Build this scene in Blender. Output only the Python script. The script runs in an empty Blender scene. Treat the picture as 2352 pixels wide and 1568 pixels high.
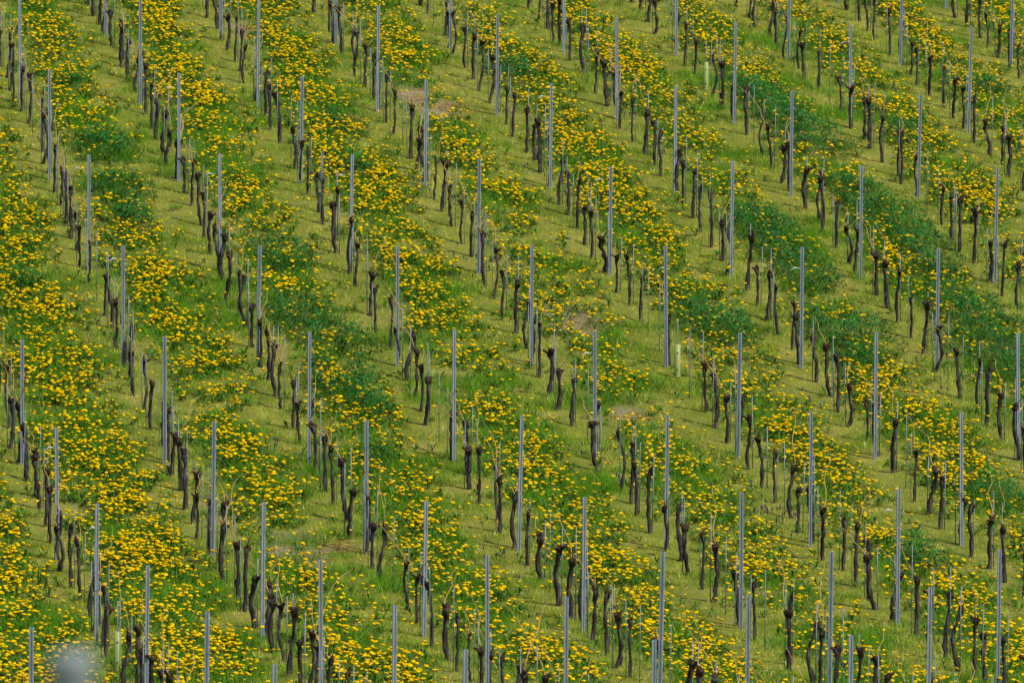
import bpy, bmesh, math, random
import numpy as np
from mathutils import Matrix, Vector
rng=np.random.default_rng(7); random.seed(7)
sc=bpy.context.scene

# ------------------------------------------------------------------ site survey
CX,CY,CZ=-13.668576,-102.959515,7.298475
YAW,PIT,ROLL=-0.166696,-0.06653,0.007852
F=16594.054
L=5.134943; Q=0.030659; HP=1.75268; S=2.0
A1,A2,A3,A4,C1,C2,C3=0.200922,0.236616,-0.098818,-0.014665,-0.007151,-0.005882,-0.013106
def poly(X,Y):
    s=Y/10
    return A1*Y+A2*s**2+A3*s**3+A4*s**4+C1*X+C2*X*X/10+C3*X*s
def height(X,Y):
    X=np.asarray(X,float); Y=np.asarray(Y,float)
    Xc=np.where(np.abs(X-5)<16,X,np.sign(X-5)*(16+12*np.tanh((np.abs(X-5)-16)/12))+5)
    Yc=np.clip(Y,-32,14)
    z=poly(Xc,Yc)
    up=np.clip(Y-14,0,None)
    z=z+np.where(up<60,0.19*up,11.4+ (1-np.exp(-(up-60)/80))*12)
    near=np.interp(Y,[-400,-120,-103,-96,-90,-80,-65,-45,-32],[10,6,5.6,5.0,3.4,-2,-6,-4.5,-2.3])
    t=np.clip((-32-Y)/10,0,1)
    z=z*(1-t)+near*t
    return z
def Rz(a): c,s=math.cos(a),math.sin(a); return np.array([[c,-s,0],[s,c,0],[0,0,1]])
def Rx(a): c,s=math.cos(a),math.sin(a); return np.array([[1,0,0],[0,c,-s],[0,s,c]])
R=Rz(YAW)@Rx(math.pi/2+PIT)@Rz(ROLL)
def survey(X,Y,Z):
    P=np.stack([X-CX,Y-CY,Z-CZ],-1)@R
    return 1176+F*P[...,0]/-P[...,2],784-F*P[...,1]/-P[...,2],-P[...,2]
def seen(X,Y,m=130,up=0.0):
    x,y,d=survey(X,Y,height(X,Y))
    return (x>-m)&(x<2352+m)&(y>-m)&(y<1568+m+up)&(d>20)
def uv(X,Y):
    u=X/S; return u,(Y-Q*u)/L
def vnoise(X,Y,scale,seed):
    g=np.random.default_rng(seed).random((256,256))
    x=X/scale+1000; y=Y/scale+1000
    xi=np.floor(x).astype(int); yi=np.floor(y).astype(int)
    fx=x-xi; fy=y-yi; fx=fx*fx*(3-2*fx); fy=fy*fy*(3-2*fy)
    a=g[xi%256,yi%256]; b=g[(xi+1)%256,yi%256]; c=g[xi%256,(yi+1)%256]; d=g[(xi+1)%256,(yi+1)%256]
    return (a*(1-fx)+b*fx)*(1-fy)+(c*(1-fx)+d*fx)*fy

# ------------------------------------------------------------------ materials
def newmat(name):
    m=bpy.data.materials.new(name); m.use_nodes=True
    nt=m.node_tree; nt.nodes.clear()
    out=nt.nodes.new('ShaderNodeOutputMaterial'); return m,nt,out
def leafmat(name,trans=0.35,rough=0.6,spec=0.25,tint=(1,1,1)):
    m,nt,out=newmat(name)
    at=nt.nodes.new('ShaderNodeAttribute'); at.attribute_name='col'
    p=nt.nodes.new('ShaderNodeBsdfPrincipled'); p.inputs['Roughness'].default_value=rough
    p.inputs['Specular IOR Level'].default_value=spec
    tr=nt.nodes.new('ShaderNodeBsdfTranslucent')
    mx=nt.nodes.new('ShaderNodeMixShader'); mx.inputs[0].default_value=trans
    mc=nt.nodes.new('ShaderNodeMix'); mc.data_type='RGBA'; mc.blend_type='MULTIPLY'; mc.inputs[0].default_value=1
    mc.inputs[7].default_value=(*tint,1)
    nt.links.new(at.outputs['Color'],mc.inputs[6])
    nt.links.new(at.outputs['Color'],p.inputs['Base Color'])
    nt.links.new(mc.outputs[2],tr.inputs['Color'])
    nt.links.new(p.outputs[0],mx.inputs[1]); nt.links.new(tr.outputs[0],mx.inputs[2])
    nt.links.new(mx.outputs[0],out.inputs[0]); return m
def noisemat(name,stops,scale=20,rough=0.8,metal=0.0,stretch=(1,1,1),bump=0.0,detail=6,spec=0.3,bare=None):
    m,nt,out=newmat(name)
    tc=nt.nodes.new('ShaderNodeTexCoord'); mp=nt.nodes.new('ShaderNodeMapping'); mp.inputs['Scale'].default_value=stretch
    n=nt.nodes.new('ShaderNodeTexNoise'); n.inputs['Scale'].default_value=scale; n.inputs['Detail'].default_value=detail
    r=nt.nodes.new('ShaderNodeValToRGB')
    e=r.color_ramp.elements
    e[0].position=stops[0][0]; e[0].color=(*stops[0][1],1)
    e[1].position=stops[-1][0]; e[1].color=(*stops[-1][1],1)
    for s_ in stops[1:-1]:
        k=e.new(s_[0]); k.color=(*s_[1],1)
    p=nt.nodes.new('ShaderNodeBsdfPrincipled'); p.inputs['Roughness'].default_value=rough; p.inputs['Metallic'].default_value=metal
    p.inputs['Specular IOR Level'].default_value=spec
    nt.links.new(tc.outputs['Object'],mp.inputs[0]); nt.links.new(mp.outputs[0],n.inputs['Vector'])
    nt.links.new(n.outputs['Fac'],r.inputs[0])
    src=r.outputs[0]
    if bare:
        at=nt.nodes.new('ShaderNodeAttribute'); at.attribute_name='bare'
        n2=nt.nodes.new('ShaderNodeTexNoise'); n2.inputs['Scale'].default_value=18; n2.inputs['Detail'].default_value=8
        r2=nt.nodes.new('ShaderNodeValToRGB'); r2.color_ramp.elements[0].position=.35; r2.color_ramp.elements[0].color=(*bare[0],1)
        r2.color_ramp.elements[1].position=.65; r2.color_ramp.elements[1].color=(*bare[1],1)
        nt.links.new(tc.outputs['Object'],n2.inputs['Vector']); nt.links.new(n2.outputs['Fac'],r2.inputs[0])
        mx=nt.nodes.new('ShaderNodeMix'); mx.data_type='RGBA'
        nt.links.new(at.outputs['Fac'],mx.inputs[0]); nt.links.new(src,mx.inputs[6]); nt.links.new(r2.outputs[0],mx.inputs[7]); src=mx.outputs[2]
    nt.links.new(src,p.inputs['Base Color'])
    if bump:
        b=nt.nodes.new('ShaderNodeBump'); b.inputs['Strength'].default_value=bump; b.inputs['Distance'].default_value=0.01
        nt.links.new(n.outputs['Fac'],b.inputs['Height']); nt.links.new(b.outputs[0],p.inputs['Normal'])
    nt.links.new(p.outputs[0],out.inputs[0]); return m
M_grass=leafmat('grass_blades',0.45,0.7,0.04,(1.3,1.4,0.6))
M_weed=leafmat('weed_leaves',0.35,0.6,0.10,(1.1,1.3,0.7))
M_dand=leafmat('dandelion_petals',0.3,0.8,0.0,(1,0.95,0.8))
M_soil=noisemat('meadow_ground',[(0.3,(0.07,0.10,0.012)),(0.5,(0.13,0.15,0.025)),(0.7,(0.20,0.18,0.045))],1.3,0.95,bump=0.3,detail=12,spec=0,bare=((.14,.10,.06),(.32,.25,.17)))
M_bark=noisemat('vine_bark',[(0.3,(0.014,0.011,0.010)),(0.5,(0.042,0.035,0.031)),(0.72,(0.14,0.12,0.11))],30,0.95,stretch=(1,1,0.15),bump=0.9,spec=.1)
M_head=noisemat('vine_head_wood',[(0.3,(0.012,0.009,0.007)),(0.55,(0.042,0.029,0.018)),(0.76,(0.16,0.105,0.055))],45,0.95,bump=0.9,spec=.1)
M_cane=noisemat('vine_cane',[(0.3,(0.27,0.15,0.035)),(0.7,(0.46,0.29,0.085))],14,0.6)
M_steel=noisemat('galvanised_steel',[(0.3,(0.215,0.245,0.28)),(0.7,(0.33,0.365,0.40))],12,0.5,0.2,stretch=(1,1,0.4))
M_stake=noisemat('stake_steel',[(0.3,(0.11,0.125,0.145)),(0.7,(0.2,0.225,0.255))],12,0.5,0.2)
M_tube=noisemat('grow_tube_plastic',[(0.3,(0.20,0.25,0.06)),(0.7,(0.27,0.31,0.09))],5,0.5)
M_white=noisemat('white_plastic',[(0.3,(0.6,0.6,0.58)),(0.7,(0.8,0.8,0.78))],5,0.5)

# ------------------------------------------------------------------ mesh helpers
def mesh_np(name,V,Fc,col,mat,smooth=False):
    V=np.asarray(V,np.float32); Fc=np.asarray(Fc,np.int32); m,k=Fc.shape
    me=bpy.data.meshes.new(name)
    me.vertices.add(len(V)); me.vertices.foreach_set('co',V.ravel())
    me.loops.add(Fc.size); me.loops.foreach_set('vertex_index',Fc.ravel())
    me.polygons.add(m); me.polygons.foreach_set('loop_start',np.arange(m,dtype=np.int32)*k)
    me.polygons.foreach_set('loop_total',np.full(m,k,np.int32))
    me.update(calc_edges=True)
    if smooth: me.polygons.foreach_set('use_smooth',np.ones(m,bool))
    if col is not None:
        a=me.attributes.new('col','FLOAT_COLOR','FACE')
        c=np.ones((m,4),np.float32); c[:,:3]=col; a.data.foreach_set('color',c.ravel())
    me.materials.append(mat)
    ob=bpy.data.objects.new(name,me); sc.collection.objects.link(ob); return ob
class MB:
    def __init__(s): s.v=[]; s.f=[]; s.m=[]
    def tube(s,pts,rad,n,mi,jit=0.0,cap=True):
        base=len(s.v); pts=[Vector(p) for p in pts]; K=len(pts)
        for i,p in enumerate(pts):
            d=(pts[min(i+1,K-1)]-pts[max(i-1,0)]).normalized()
            a=d.cross(Vector((0.3,1,0.1))).normalized(); b=d.cross(a)
            for j in range(n):
                t=2*math.pi*j/n; r=rad[i]*(1+random.uniform(-jit,jit))
                s.v.append(p+a*math.cos(t)*r+b*math.sin(t)*r)
        for i in range(K-1):
            for j in range(n):
                a0=base+i*n+j; a1=base+i*n+(j+1)%n
                s.f.append((a0,a1,a1+n,a0+n)); s.m.append(mi)
        if cap:
            s.f.append(tuple(base+(K-1)*n+j for j in range(n))); s.m.append(mi)
            s.f.append(tuple(base+j for j in reversed(range(n)))); s.m.append(mi)
    def box(s,c,h,mi):
        b=len(s.v)
        for dx in(-1,1):
            for dy in(-1,1):
                for dz in(-1,1): s.v.append(Vector((c[0]+dx*h[0],c[1]+dy*h[1],c[2]+dz*h[2])))
        for q in [(0,1,3,2),(4,6,7,5),(0,4,5,1),(2,3,7,6),(0,2,6,4),(1,5,7,3)]:
            s.f.append(tuple(b+i for i in q)); s.m.append(mi)
    def mesh(s,name,mats,smooth=True):
        me=bpy.data.meshes.new(name); me.from_pydata([tuple(v) for v in s.v],[],s.f)
        for m in mats: me.materials.append(m)
        me.polygons.foreach_set('material_index',s.m)
        me.polygons.foreach_set('use_smooth',[smooth]*len(s.f)); me.update(); return me
def obj(name,me,loc,rz=0,sc3=(1,1,1),rx=0,ry=0):
    o=bpy.data.objects.new(name,me); o.location=loc; o.rotation_euler=(rx,ry,rz); o.scale=sc3
    sc.collection.objects.link(o); return o

# ------------------------------------------------------------------ vegetation fields
DEN={-4:[(-6,1.2),(4,1)],-3:[(-6,1.2),(-3,1.2),(-1,1),(4,.9)],
-2:[(-6,1.2),(-3,1.25),(-2,1.2),(-1,1.1),(0,.95),(1,1.2),(2,1.1),(3,.5),(5,.4)],
-1:[(-6,1),(-3,1.1),(-2.3,.6),(-2,.1),(-1.7,.5),(-1.3,.9),(-.8,.75),(-.5,.5),(0,.9),(.5,1.1),(1,1.1),(1.5,.6),(2,.3),(2.5,.6),(3,.55),(3.5,.75),(4,.6),(6,.5)],
0:[(-6,.8),(-3,.75),(-2,1),(-1,.75),(-.5,1),(0,.7),(.5,.55),(1,.65),(1.5,.85),(2,.7),(2.5,.8),(3,.85),(3.5,1),(4,.9),(6,.7)],
1:[(-6,.8),(-3,.7),(-2,.9),(-1.4,.8),(-1,.8),(-.6,.9),(-.3,.4),(0,.4),(.5,.8),(1,.95),(2,1.1),(3,1.2),(4,1.1),(6,.8)],
2:[(-6,.7),(-3,.5),(-2.3,.85),(-2,.6),(-1,.65),(-.5,.2),(-.1,.55),(.3,.3),(.7,.6),(1,.55),(1.5,.4),(2,.8),(2.5,.8),(3,.25),(3.3,.2),(3.6,.8),(4,.6),(6,.4)],
3:[(-6,.7),(-3,.7),(-2,.45),(-1.4,.8),(-1,.9),(-.3,.9),(.2,.4),(.6,.6),(1,.9),(1.5,1.1),(2,1.25),(2.5,1.1),(3,1),(3.5,.9),(4,.5),(6,.5)],
4:[(-6,.5),(-2,.6),(-1,.9),(-.2,1.0),(.2,.5),(.6,.4),(1,.6),(1.5,.4),(2,.5),(2.5,.45),(3,.6),(3.5,.8),(4,1.0),(6,.7)],
5:[(-6,.5),(-1,.5),(0,.4),(.6,.6),(1,.85),(2,.8),(2.5,.6),(3,.5),(3.5,.7),(4,.6),(6,.5)],
6:[(-6,.4),(1,.45),(1.5,.6),(2,.95),(2.5,.6),(3,.7),(4,.5),(6,.4)],
7:[(-6,.5),(3,.8),(4,.8),(6,.6)],8:[(-6,.6),(6,.6)],9:[(-6,.6),(6,.6)]}
WEED=[(-.47,2.35,1),(-.49,1.85,1),(-.5,1.5,.7),(.52,1.12,1),(.47,.45,1.1),(.62,.2,1.1),(.51,-.2,1.1),(.6,-.5,.7),(1.6,2.85,.7),(3.35,3.6,.9),(5.45,3.35,1.2),(5.5,3.05,1.1),(5.55,2.75,1.2),(4.48,1.55,1.2),(4.5,1.3,1),(4.55,1.0,1),(4.52,.35,1.4),(4.45,.15,1.1),(3.57,.4,1.1),(3.5,.7,.7),(5.6,1.75,1.2),(5.62,1.4,1.2),(5.63,1.15,1),(5.6,.7,1.2),(5.62,.35,1.5),(5.6,.05,1.4),(4.55,-1.5,.9),(3.6,-2.2,.8),(-.5,3.2,.6),(.45,-1.0,.6),(7.6,3.6,.7),(5.5,2.0,.9),(-1.5,.8,.5),(6.4,2.9,.6),(1.5,2.2,.6)]
BARE=[(-.43,-1.98,.36,.42),(-.2,-1.95,.2,.25),(2.42,3.25,.36,.6),(2.6,3.05,.25,.4),(2.52,.45,.36,.32),(2.45,-.55,.2,.2),(2.35,-2.6,.25,.22),(1.3,4.2,.2,.3),(-1.5,4.2,.3,.4)]
def flower_field(X,Y):
    u,v=uv(X,Y); k=np.floor(u).astype(int); f=u-k
    d=np.zeros_like(X)
    for kk,t in DEN.items():
        m=k==kk
        if m.any():
            vs,ds=zip(*sorted(t)); d[m]=np.interp(v[m],vs,ds)
    wob=0.08*(vnoise(X,Y,1.4,3)-.5)*2
    wide=np.where(k<-1,0.30,0.25)
    prof=np.exp(-np.abs((f-0.47-wob)/wide)**2.6)
    return d,prof,f
def bare_field(X,Y):
    u,v=uv(X,Y); b=np.zeros_like(X)
    wx=(vnoise(X,Y,.4,71)-.5)*.5; wy=(vnoise(X,Y,.7,72)-.5)*1.4
    for (bu,bv,ru,rv) in BARE:
        r=np.hypot(((u-bu)*S+wx)/ru,((v-bv)*L+wy)/(rv*1.3)); b=np.maximum(b,np.clip(1.6-r,0,1))
    return np.clip(b*(0.25+1.0*vnoise(X,Y,.13,77)),0,.85)
def weed_field(X,Y):
    u,v=uv(X,Y); b=np.zeros_like(X)
    for (bu,bv,r0) in WEED:
        r=np.hypot((u-bu)*S/(.42*r0),(v-bv)*L/(.9*r0)); b=np.maximum(b,np.clip(1.5-r,0,1))
    return b*np.clip(vnoise(X,Y,.28,55)*2.6-.4,0,1)

# ------------------------------------------------------------------ terrain
def axis(lo,hi,fl,a0,a1,fh):
    fine=np.concatenate([np.arange(fl,a0,.5),np.arange(a0,a1,.15),np.arange(a1,fh,.5)])
    out=lambda a,b,n: a+(b-a)*np.linspace(0,1,n)**2.2
    return np.unique(np.concatenate([out(fl,lo,30)[::-1][:-1],fine,out(fh,hi,30)]))
xs=axis(-500,500,-22,-13,22,34); ys=axis(-450,700,-110,-20,34,48)
GX,GY=np.meshgrid(xs,ys,indexing='ij')
GZ=height(GX,GY)
nx,ny=GX.shape
V=np.stack([GX.ravel(),GY.ravel(),GZ.ravel()],1)
i,j=np.meshgrid(np.arange(nx-1),np.arange(ny-1),indexing='ij'); a=(i*ny+j).ravel()
gob=mesh_np('vineyard_hillside',V,np.stack([a,a+ny,a+ny+1,a+1],1),None,M_soil,True)
at=gob.data.attributes.new('bare','FLOAT','POINT'); at.data.foreach_set('value',bare_field(GX.ravel(),GY.ravel()).astype(np.float32))

# ------------------------------------------------------------------ grass
def mixc(a,b,t): return a*(1-t[:,None])+b*t[:,None]
N=5200000
X=rng.uniform(-15,24,N); Y=rng.uniform(-34,38,N)
k=seen(X,Y,90); X=X[k]; Y=Y[k]
d,prof,f=flower_field(X,Y)
n1=vnoise(X,Y,1.1,11); n2=vnoise(X,Y,.32,12); n3=vnoise(X,Y,.11,13); n4=vnoise(X,Y,3.5,14)
lush=np.clip(prof*(0.35+.45*d)+ (n1-.5)*1.2+(n2-.5)*.9+.12+(n4-.5)*.8,0,1)
bare=bare_field(X,Y)
keep=(rng.random(len(X))<(0.55+.45*n3+.2*lush)*(1-.9*bare))
X,Y,lush,bare,n2,n3=[q[keep] for q in (X,Y,lush,bare,n2,n3)]
n=len(X)
hgt=(0.03+.075*lush*(.5+n2))*rng.uniform(.5,1.35,n)*(.4+1.2*n3)
w=rng.uniform(.0018,.0042,n)*(1+.4*lush)
az=rng.uniform(0,2*math.pi,n); le=rng.uniform(.15,1.0,n)
fa=rng.uniform(0,2*math.pi,n)
Z=height(X,Y)
P=np.stack([X,Y,Z],1)
pr=np.stack([np.cos(fa)*w,np.sin(fa)*w,np.zeros(n)],1)
tip=P+np.stack([np.cos(az)*le*hgt,np.sin(az)*le*hgt,hgt],1)
V=np.empty((n,3,3),np.float32); V[:,0]=P-pr; V[:,1]=P+pr; V[:,2]=tip
g=np.array([.135,.30,.018]); o=np.array([.48,.46,.07]); straw=np.array([.70,.58,.22])
t=np.clip(lush*1.25-.02+rng.normal(0,.15,n),0,1)
col=mixc(o[None],g[None],t)
st=rng.random(n)<(.14*(1-lush)+.02); col[st]=straw
pale=rng.random(n)<.012*(1-lush); col[pale]=(.8,.8,.45)
col=col*(rng.uniform(.5,1.4,n)*(.60+.75*n3))[:,None]  # tone varies at random; fine noise paints shadows between leaves into the colour
col=mixc(col,np.array([[.46,.38,.25]]),np.clip(bare*.9,0,1))
mesh_np('grass',V.reshape(-1,3),np.arange(n*3).reshape(-1,3),col,M_grass)
print('grass',n)
del V,P,tip,pr

def leaves(X,Y,Zb,az,ln,w,rise,droop,col):
    n=len(X); dx,dy=np.cos(az),np.sin(az)
    P0=np.stack([X,Y,Zb],1); D=np.stack([dx,dy,np.zeros(n)],1); Pp=np.stack([-dy,dx,np.zeros(n)],1)
    up=np.array([0,0,1.])[None]
    P1=P0+D*(ln*.5)[:,None]+up*(rise)[:,None]
    P2=P0+D*(ln)[:,None]+up*(rise-droop)[:,None]
    V=np.empty((n,4,3),np.float32)
    V[:,0]=P0; V[:,1]=P1-Pp*w[:,None]; V[:,2]=P1+Pp*w[:,None]; V[:,3]=P2
    b=np.arange(n)*4
    Fc=np.stack([np.stack([b,b+1,b+2],1),np.stack([b+1,b+3,b+2],1)],1).reshape(-1,3)
    return V.reshape(-1,3),Fc,np.repeat(col,2,0)
# ------------------------------------------------------------------ dandelions
N=420000
X=rng.uniform(-15,24,N); Y=rng.uniform(-34,38,N); k=seen(X,Y,90); X=X[k]; Y=Y[k]
d,prof,f=flower_field(X,Y)
cl=np.clip((vnoise(X,Y,.30,21)-.15)*2.2,0.06,1.5)*np.clip((vnoise(X,Y,1.0,22)+.2)*1.25,.35,1.3)
p=(d**1.05*prof*cl*.98+.016*d)*(1-bare_field(X,Y))*(1-.7*np.clip(weed_field(X,Y)*2,0,1))
k=rng.random(len(X))<p; X=X[k]; Y=Y[k]; n=len(X)
print('dandelions',n)
Zg=height(X,Y); hs=rng.uniform(.08,.22,n); r=rng.uniform(.022,.037,n)
ta=rng.uniform(0,2*math.pi,n); tm=rng.uniform(0,.6,n)
NR=8
th=np.arange(NR)*2*math.pi/NR
def ring(rad,z,ph=0): return np.stack([np.cos(th+ph)*rad,np.sin(th+ph)*rad,np.full(NR,z)],1)
head=np.concatenate([[[0,0,.42]],ring(.6,.42),ring(1.0,.15,.2),ring(.50,-.25,.1),[[0,0,-.5]]])
hf=[];hc=[]
Yc1=np.array([.93,.56,.003]);Yc2=np.array([.97,.68,.004]);Yg=np.array([.22,.28,.04])
for q in range(NR):
    q2=(q+1)%NR
    hf.append((0,1+q,1+q2)); hc.append(Yc1)
    hf.append((1+q,1+NR+q,1+NR+q2)); hc.append(Yc2); hf.append((1+q,1+NR+q2,1+q2)); hc.append(Yc2)
    hf.append((1+NR+q,1+2*NR+q,1+2*NR+q2)); hc.append(Yc2*.92); hf.append((1+NR+q,1+2*NR+q2,1+NR+q2)); hc.append(Yc2*.92)
    hf.append((1+2*NR+q,1+3*NR,1+2*NR+q2)); hc.append(Yg)
hf=np.array(hf); hc=np.array(hc); nv=len(head)
jit=1+rng.normal(0,.10,(n,nv,1))
HV=head[None]*jit*r[:,None,None]
ax=np.stack([np.cos(ta),np.sin(ta),np.zeros(n)],1)[:,None,:]; c=np.cos(tm)[:,None,None]; s=np.sin(tm)[:,None,None]
HV=HV*c+np.cross(np.broadcast_to(ax,HV.shape),HV)*s+ax*(HV*ax).sum(-1,keepdims=True)*(1-c)
top=np.stack([X,Y,Zg+hs],1)+rng.normal(0,.012,(n,3))*[1,1,0]
HV=HV+top[:,None,:]
FF=(hf[None]+(np.arange(n)*nv)[:,None,None]).reshape(-1,3)
fc=(hc[None]*rng.uniform(.75,1.03,n)[:,None,None]).reshape(-1,3)
SV=np.empty((n,3,3)); sw=.0022
SV[:,0]=np.stack([X-sw*1.5,Y,Zg],1); SV[:,1]=np.stack([X+sw*1.5,Y,Zg],1); SV[:,2]=top-[0,0,.006]
base=n*nv
FF=np.concatenate([FF,base+np.arange(n*3).reshape(-1,3)]); fc=np.concatenate([fc,np.tile([[.13,.19,.05]],(n,1))])
Vall=[HV.reshape(-1,3),SV.reshape(-1,3)]
K=8; m=int(n*.7); idx=rng.choice(n,m,replace=False)
rx=np.repeat(X[idx]+rng.normal(0,.06,m),K); ry=np.repeat(Y[idx]+rng.normal(0,.06,m),K); mm=len(rx)
lc=np.array([.085,.20,.020])*rng.uniform(.3,1.5,mm)[:,None]
lv,lf,lcc=leaves(rx,ry,height(rx,ry),rng.uniform(0,6.283,mm),rng.uniform(.08,.18,mm),rng.uniform(.008,.015,mm),rng.uniform(.04,.12,mm),rng.uniform(0,.06,mm),lc)
b2=base+n*3
Vall.append(lv); FF=np.concatenate([FF,lf+b2]); fc=np.concatenate([fc,lcc])
mesh_np('dandelions',np.concatenate(Vall),FF,fc,M_dand)

# ------------------------------------------------------------------ tall dark weeds
N=3000000
X=rng.uniform(-15,24,N); Y=rng.uniform(-34,38,N); k=seen(X,Y,90); X=X[k]; Y=Y[k]
wf=weed_field(X,Y); k=rng.random(len(X))<wf*1.3; X=X[k];Y=Y[k];wf=wf[k];n=len(X)
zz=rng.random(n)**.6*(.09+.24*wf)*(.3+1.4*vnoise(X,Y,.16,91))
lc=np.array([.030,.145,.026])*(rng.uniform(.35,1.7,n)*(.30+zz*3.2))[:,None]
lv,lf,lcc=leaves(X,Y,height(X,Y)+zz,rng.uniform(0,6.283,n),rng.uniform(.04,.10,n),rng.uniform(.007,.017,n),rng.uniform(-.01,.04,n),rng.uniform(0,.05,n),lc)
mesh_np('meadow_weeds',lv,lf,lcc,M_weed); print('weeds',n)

# ------------------------------------------------------------------ grape hyacinths
cx=[];cy=[]
for (u0,v0,ct) in [(2.75,-1.6,60),(2.3,-1.05,30),(.3,2.9,25),(1.1,2.9,30),(3.2,2.1,25),(2.1,1.9,30),(.8,-2.2,20),(4.2,3.1,20),(1.9,1.2,20),(3.9,-.4,20),(-.2,-.9,15),(5,-.1,20)]:
    cx.append(u0*S+rng.normal(0,.35,ct)); cy.append(v0*L+rng.normal(0,.7,ct))
X=np.concatenate(cx);Y=np.concatenate(cy);n=len(X);Z=height(X,Y)
mb_v=[];mb_f=[]
for x,y,z in zip(X,Y,Z):
    b=len(mb_v); h=random.uniform(.06,.12)
    for (rr,zz_) in ((.003,0),(.003,h*.5),(.011,h*.6),(.008,h*.85),(.003,h)):
        for q in range(4): mb_v.append((x+rr*math.cos(q*1.57),y+rr*math.sin(q*1.57),z+zz_))
    for rI in range(4):
        for q in range(4): mb_f.append((b+rI*4+q,b+rI*4+(q+1)%4,b+rI*4+4+(q+1)%4,b+rI*4+4+q))
mesh_np('grape_hyacinths',mb_v,mb_f,np.tile([[.09,.065,.20]],(len(mb_f),1)),M_weed)

# ------------------------------------------------------------------ cut vine prunings on bare spots
mb=MB()
for (bu,bv,ru,rv) in BARE:
    for q in range(28):
        x=bu*S+random.gauss(0,ru*.7); y=bv*L+random.gauss(0,rv*.8); z=float(height(x,y))+random.uniform(.01,.05)
        a_=random.uniform(-.5,.5) if random.random()<.6 else random.uniform(0,3); ln=random.uniform(.15,.45)
        mb.tube([(x,y,z),(x+math.cos(a_)*ln*.5,y+math.sin(a_)*ln*.5,z+.015),(x+math.cos(a_)*ln,y+math.sin(a_)*ln,z)],[.004,.0035,.003],4,0)
sc.collection.objects.link(bpy.data.objects.new('vine_prunings',mb.mesh('vine_prunings',[M_cane])))

# ------------------------------------------------------------------ trellis posts
rows={
0:{3:(323,-12,235),2:(412,168,415),1:(506,353,625),0:(594,563,840),-1:(711,762,1060),-2:(843,965,1275),-3:(976,1150,1475),-4:(1122,1273,None),-5:(1301,1370,None),-6:(1502,1468,None)},
-1:{3:(47,-14,232),2:(115,160,425),1:(205,355,628),0:(284,563,838),-1:(380,772,1068),-2:(490,968,1270),-3:(604,1152,1478),-4:(740,1285,None),-5:(907,1390,None),-6:(1068,1490,None)},
-2:{-1:(52,780,1060),-2:(132,980,1285),-3:(222,1155,1495),-4:(337,1297,None),-5:(474,1405,None),-6:(627,1525,None)},
-3:{-5:(73,1440,None)},
1:{3:(593,0,248),2:(692,175,425),1:(806,355,607),0:(914,565,832),-1:(1044,757,1056),-2:(1194,953,1268),-3:(1342,1140,1468),-4:(1518,1266,None),-5:(1719,1365,None),-6:(1955,1458,None)},
2:{3:(868,12,250),2:(978,183,435),1:(1101,364,627),0:(1223,562,838),-1:(1369,760,1052),-2:(1532,952,1258),-3:(1705,1130,1450),-4:(1909,1266,None),-5:(2135,1348,None)},
3:{3:(1143,32,255),2:(1266,192,432),1:(1404,382,633),0:(1533,565,840),-1:(1698,763,1045),-2:(1864,945,1235),-3:(2065,1122,1450),-4:(2296,1262,None)},
4:{3:(1418,40,285),2:(1552,197,442),1:(1681,370,628),0:(1843,568,838),-1:(2013,762,1045),-2:(2212,947,1257)},
5:{3:(1688,48,292),2:(1819,210,460),1:(1979,380,640),0:(2155,570,848)},
6:{3:(1956,57,307),2:(2112,217,468),1:(2289,385,645)},
7:{3:(2227,60,300)}}
def post_mesh(h):
    w,dp,t=.023,.019,.0026
    outer=[(-w,dp),(-w,-dp),(-.009,-dp),(-.0055,-dp+.010),(.0055,-dp+.010),(.009,-dp),(w,-dp),(w,dp)]
    lipo=[(.014,dp),(.014,dp-t)]; 
    inner=[(w-t,dp-t),(w-t,-dp+t),(.0105,-dp+t),(.007,-dp+.010+t),(-.007,-dp+.010+t),(-.0105,-dp+t),(-w+t,-dp+t),(-w+t,dp-t)]
    prof=outer+lipo+inner+[(-.014,dp-t),(-.014,dp)]
    mb=MB(); n=len(prof)
    for z in (-.25,h):
        for (x,y) in prof: mb.v.append(Vector((x,y,z)))
    for q in range(n): mb.f.append((q,(q+1)%n,n+(q+1)%n,n+q)); mb.m.append(0)
    mb.f.append(tuple(range(n,2*n))); mb.m.append(0)
    z=.55
    while z<h-.04:
        for sx in (-1,1):
            mb.box((sx*(w+.003),-.004,z),(.0026,.006,.008),0)
        z+=.12
    return mb
for u in range(-5,10):
    for v in range(-7,7):
        x0=S*u; y0=L*v+Q*u; z0=float(height(x0,y0)); h=HP+random.uniform(-.03,.03)
        if not seen(np.array([x0]),np.array([y0]),60,420)[0]: continue
        if u in rows and v in rows[u]:
            ox,ot,ob_=rows[u][v]
            px,py,dd=survey(np.array(x0),np.array(y0),np.array(z0+HP)); scl=F/dd
            x0+=float((ox-px)/scl); h=HP+float(np.clip((py-ot)/scl,-.2,.2))
        z0=float(height(x0,y0))
        me=post_mesh(h).mesh('trellis_post',[M_steel],False)
        obj('trellis_post',me,(x0,y0,z0),YAW+random.uniform(-.3,.3),rx=random.gauss(0,.012),ry=random.gauss(0,.007))
# ------------------------------------------------------------------ wires
mb=MB()
for u in range(-4,9):
    for hw in (.68,1.05,1.4):
        for v in range(-6,6):
            p=[]
            for s_ in (0,.5,1):
                y=L*(v+s_)+Q*u; p.append((S*u+.03,y,float(height(S*u,y))+hw-.02*(s_==.5)))
            mb.tube(p,[.0016]*3,4,0,cap=False)
sc.collection.objects.link(bpy.data.objects.new('trellis_wires',mb.mesh('trellis_wires',[M_stake])))
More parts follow.
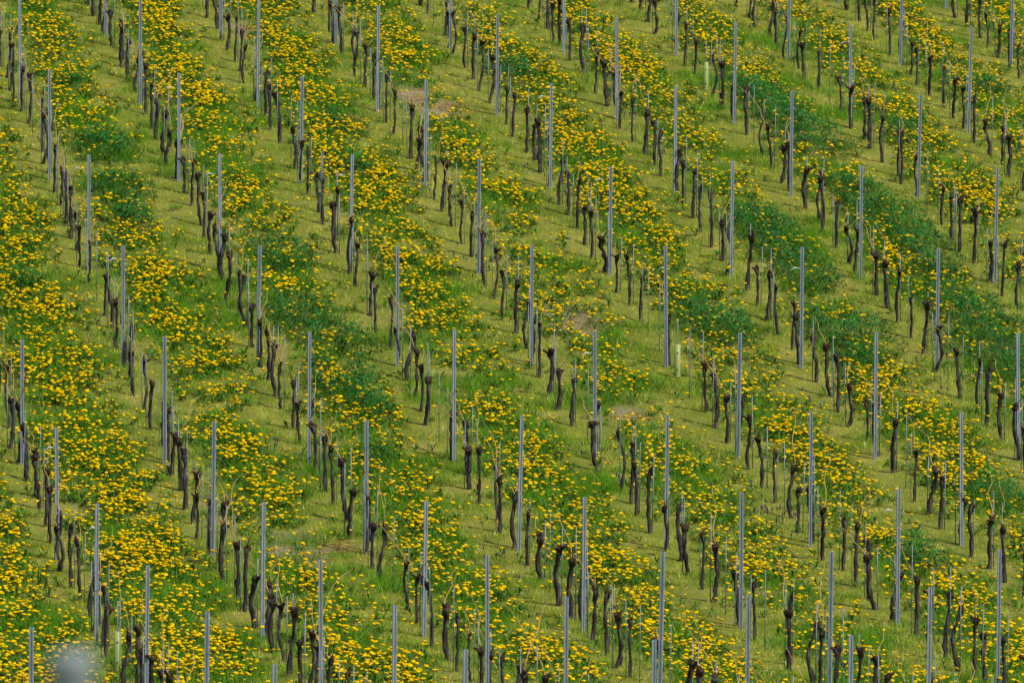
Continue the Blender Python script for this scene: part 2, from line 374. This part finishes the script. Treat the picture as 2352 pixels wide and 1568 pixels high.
# ------------------------------------------------------------------ grapevines
def vine():
    mb=MB(); H=random.uniform(.58,.76); K=12
    lx,ly=random.gauss(0,.024),random.uniform(-.10,.10); wx,wy=random.gauss(0,.014),random.uniform(-.03,.03)
    ph=random.uniform(0,6); pts=[];rad=[]
    R0=random.uniform(.018,.028)
    for i_ in range(K):
        t_=i_/(K-1)
        pts.append((lx*t_+wx*math.sin(t_*6+ph)+random.uniform(-.007,.007),ly*t_+wy*math.sin(t_*5+ph),-.05+(H+.05)*t_))
        rad.append(R0*(1.15-.3*t_+ .16*math.sin(t_*17+ph)+random.uniform(-.15,.15))*(1.4 if t_>.84 else 1))
    mb.tube(pts,rad,8,0,.22)
    T=Vector(pts[-1])
    for q in range(random.randint(2,4)):   # compact pruned knob
        a_=random.uniform(0,6.28); l=random.uniform(.015,.055); e=T+Vector((math.cos(a_)*l,math.sin(a_)*l*1.4,random.uniform(-.01,.06)))
        mb.tube([T-Vector((0,0,.05)),(T+e)/2,e],[R0*1.2,R0*1.25,R0*.7],7,1,.35)
    if random.random()<.4:               # one side arm
        a_=random.choice((0,math.pi))+random.uniform(-.6,.6); ll=random.uniform(.05,.10); e=T+Vector((math.cos(a_)*ll,math.sin(a_)*ll,random.uniform(.01,.07)))
        mb.tube([T-Vector((0,0,.06)),(T+e)/2-Vector((0,0,.015)),e],[R0*.9,R0*.8,R0*.75],6,1,.3)
    for q in range(random.randint(2,5)):
        a_=random.uniform(0,6.28); l=random.uniform(.05,.18)
        e=T+Vector((math.cos(a_)*l*.5,math.sin(a_)*l*.8,l*.8)); mb.tube([T,(T+e)/2+Vector((0,.01,0)),e],[.007,.005,.0035],5,1 if q else 2)
    for q in range(random.choice((0,0,1,1,1,2))):
        sgn=-1 if random.random()<.35 else 1; ln=random.uniform(.5,1.25); pp=[];rr=[]
        tilt=random.uniform(.2,1.0); lat=random.gauss(0,.10); ph=random.uniform(0,6)
        for i_ in range(9):
            t_=i_/8; arch=random.uniform(-.007,.007)
            pp.append(T+Vector((lat*ln*t_+.022*math.sin(t_*9+ph)+arch, sgn*ln*(tilt*t_+.25*t_*t_)+.02*math.sin(t_*8), ln*(.88*t_-.32*t_*t_))))
            rr.append(.0058-.0026*t_)
        mb.tube(pp,rr,5,2)
    sx=random.choice((-1,1))*.05; hs_=random.uniform(.82,1.08)
    mb.tube([(sx,.02,-.1),(sx+random.uniform(-.02,.02),.02,hs_)],[.0058,.0058],6,3)
    return mb.mesh('grapevine',[M_bark,M_head,M_cane,M_stake])
variants=[vine() for _ in range(64)]
mb=MB(); mb.tube([(0,0,-.1),(0,0,1.0)],[.0055]*2,6,0); stake_me=mb.mesh('vine_stake',[M_stake])
TUBES=[(1622,207),(1568,865),(262,1540)]
def find_y(u,yy):
    best=None
    for Y_ in np.arange(-25,30,.05):
        x,y,_d=survey(np.array(S*u),np.array(Y_),height(S*u,Y_))
        if best is None or abs(y-yy)<best[0]: best=(abs(float(y)-yy),Y_,float(x))
    return best
tube_pts=[]
for (tx,ty) in TUBES:
    best=None
    for uu in range(-4,9):
        b=find_y(uu,ty)
        if best is None or abs(b[2]-tx)<abs(best[2]-tx): best=(uu,b[1],b[2])
    tube_pts.append((S*best[0],best[1])); print('tube',best)
nv_=0
for u in range(-5,10):
    for q in range(-42,42):
        v=q/6; x=S*u+random.gauss(0,.035); y=L*(v+.02)+Q*u+random.gauss(0,.09)
        if q%6==0: y+=random.choice((-.1,.12))
        if not seen(np.array([x]),np.array([y]),90,330)[0]: continue
        if any(abs(x-tx)<.6 and abs(y-ty)<.42 for tx,ty in tube_pts): continue
        z=float(height(x,y))
        if random.random()<.06 and q%6: obj('vine_stake',stake_me,(x,y,z)); continue
        s_=random.uniform(.88,1.12); s2=random.uniform(.8,1.25)
        obj('grapevine',random.choice(variants),(x,y,z),random.uniform(-.4,.4),(random.choice((-1,1))*s2,s2,s_)); nv_+=1
print('vines',nv_)
for (x,y) in tube_pts:
    mb=MB(); n=14
    for (r_,z) in ((.045,0),(.045,.48),(.039,.48),(.039,.02)):
        for q in range(n): mb.v.append(Vector((r_*math.cos(q*2*math.pi/n),r_*math.sin(q*2*math.pi/n),z)))
    for rI in range(3):
        for q in range(n): mb.f.append((rI*n+q,rI*n+(q+1)%n,rI*n+n+(q+1)%n,rI*n+n+q)); mb.m.append(0)
    mb.tube([(.0,.0,-.05),(.0,.0,.85)],[.006,.006],6,1)
    for q in (.12,.36): mb.box((0,-.047,q),(.012,.004,.006),0)
    obj('vine_grow_tube',mb.mesh('vine_grow_tube',[M_tube,M_stake]),(x,y-.05,float(height(x,y))))
mb=MB(); mb.tube([(0,0,0),(.0,.07,.02),(.02,.14,-.03)],[.008,.008,.008],6,0); tm_=mb.mesh('wire_tensioner',[M_white])
for (u,v) in [(-1,1),(0,1),(0,2),(3,1),(3,0),(3,2),(3,-3),(-2,-2),(-2,-3),(1,1),(4,0),(6,3),(2,-1),(5,2),(-1,0)]:
    x=S*u-.03; y=L*v+random.uniform(.1,.5); obj('wire_tensioner',tm_,(x,y,float(height(x,y))+1.4),random.uniform(.8,1.8))

# ------------------------------------------------------------------ near, out-of-focus fence post beside the viewpoint
cam_m=Matrix(R.tolist()).to_4x4(); cam_m.translation=Vector((CX,CY,CZ))
pt=cam_m@Vector(((165-1176)/F*10,-(1500-784)/F*10,-10))
gz=float(height(pt.x,pt.y)); mb=MB(); hh=pt.z-gz
mb.tube([(0,0,-.3),(0,0,hh-.012),(0,0,hh-.004),(0,0,hh)],[.030,.030,.034,.022],16,0)
mb.box((0,.0,hh-.25),(.038,.038,.01),0)
obj('fence_post',mb.mesh('fence_post',[noisemat('grey_metal',[(0.3,(.19,.215,.23)),(.7,(.27,.30,.31))],8,.6)]),(pt.x,pt.y,gz))

# ------------------------------------------------------------------ camera, light
cam=bpy.data.cameras.new('camera'); co=bpy.data.objects.new('camera',cam); sc.collection.objects.link(co)
co.matrix_world=cam_m; cam.sensor_width=36; cam.lens=F/2352*36; cam.clip_end=3000; cam.clip_start=.5
cam.dof.use_dof=True; cam.dof.focus_distance=100; cam.dof.aperture_fstop=5.6
sc.camera=co
sd=Vector((.50,-.50,1.0)).normalized()
el=math.asin(sd.z); rot=math.atan2(sd.x,sd.y)
w=bpy.data.worlds.new('World'); sc.world=w; w.use_nodes=True
bg=w.node_tree.nodes['Background']; sky=w.node_tree.nodes.new('ShaderNodeTexSky'); sky.sky_type='NISHITA'; sky.sun_disc=False
sky.sun_elevation=el; sky.sun_rotation=rot; bg.inputs[1].default_value=.15
w.node_tree.links.new(sky.outputs[0],bg.inputs[0])
sl=bpy.data.lights.new('sun','SUN'); sl.energy=4.9; sl.angle=math.radians(.5); sl.color=(1,.95,.85)
so=bpy.data.objects.new('sun',sl); sc.collection.objects.link(so); so.rotation_euler=sd.to_track_quat('Z','Y').to_euler(); so.location=(0,0,60)
sc.view_settings.view_transform='Standard'; sc.view_settings.look='None'; sc.view_settings.exposure=0
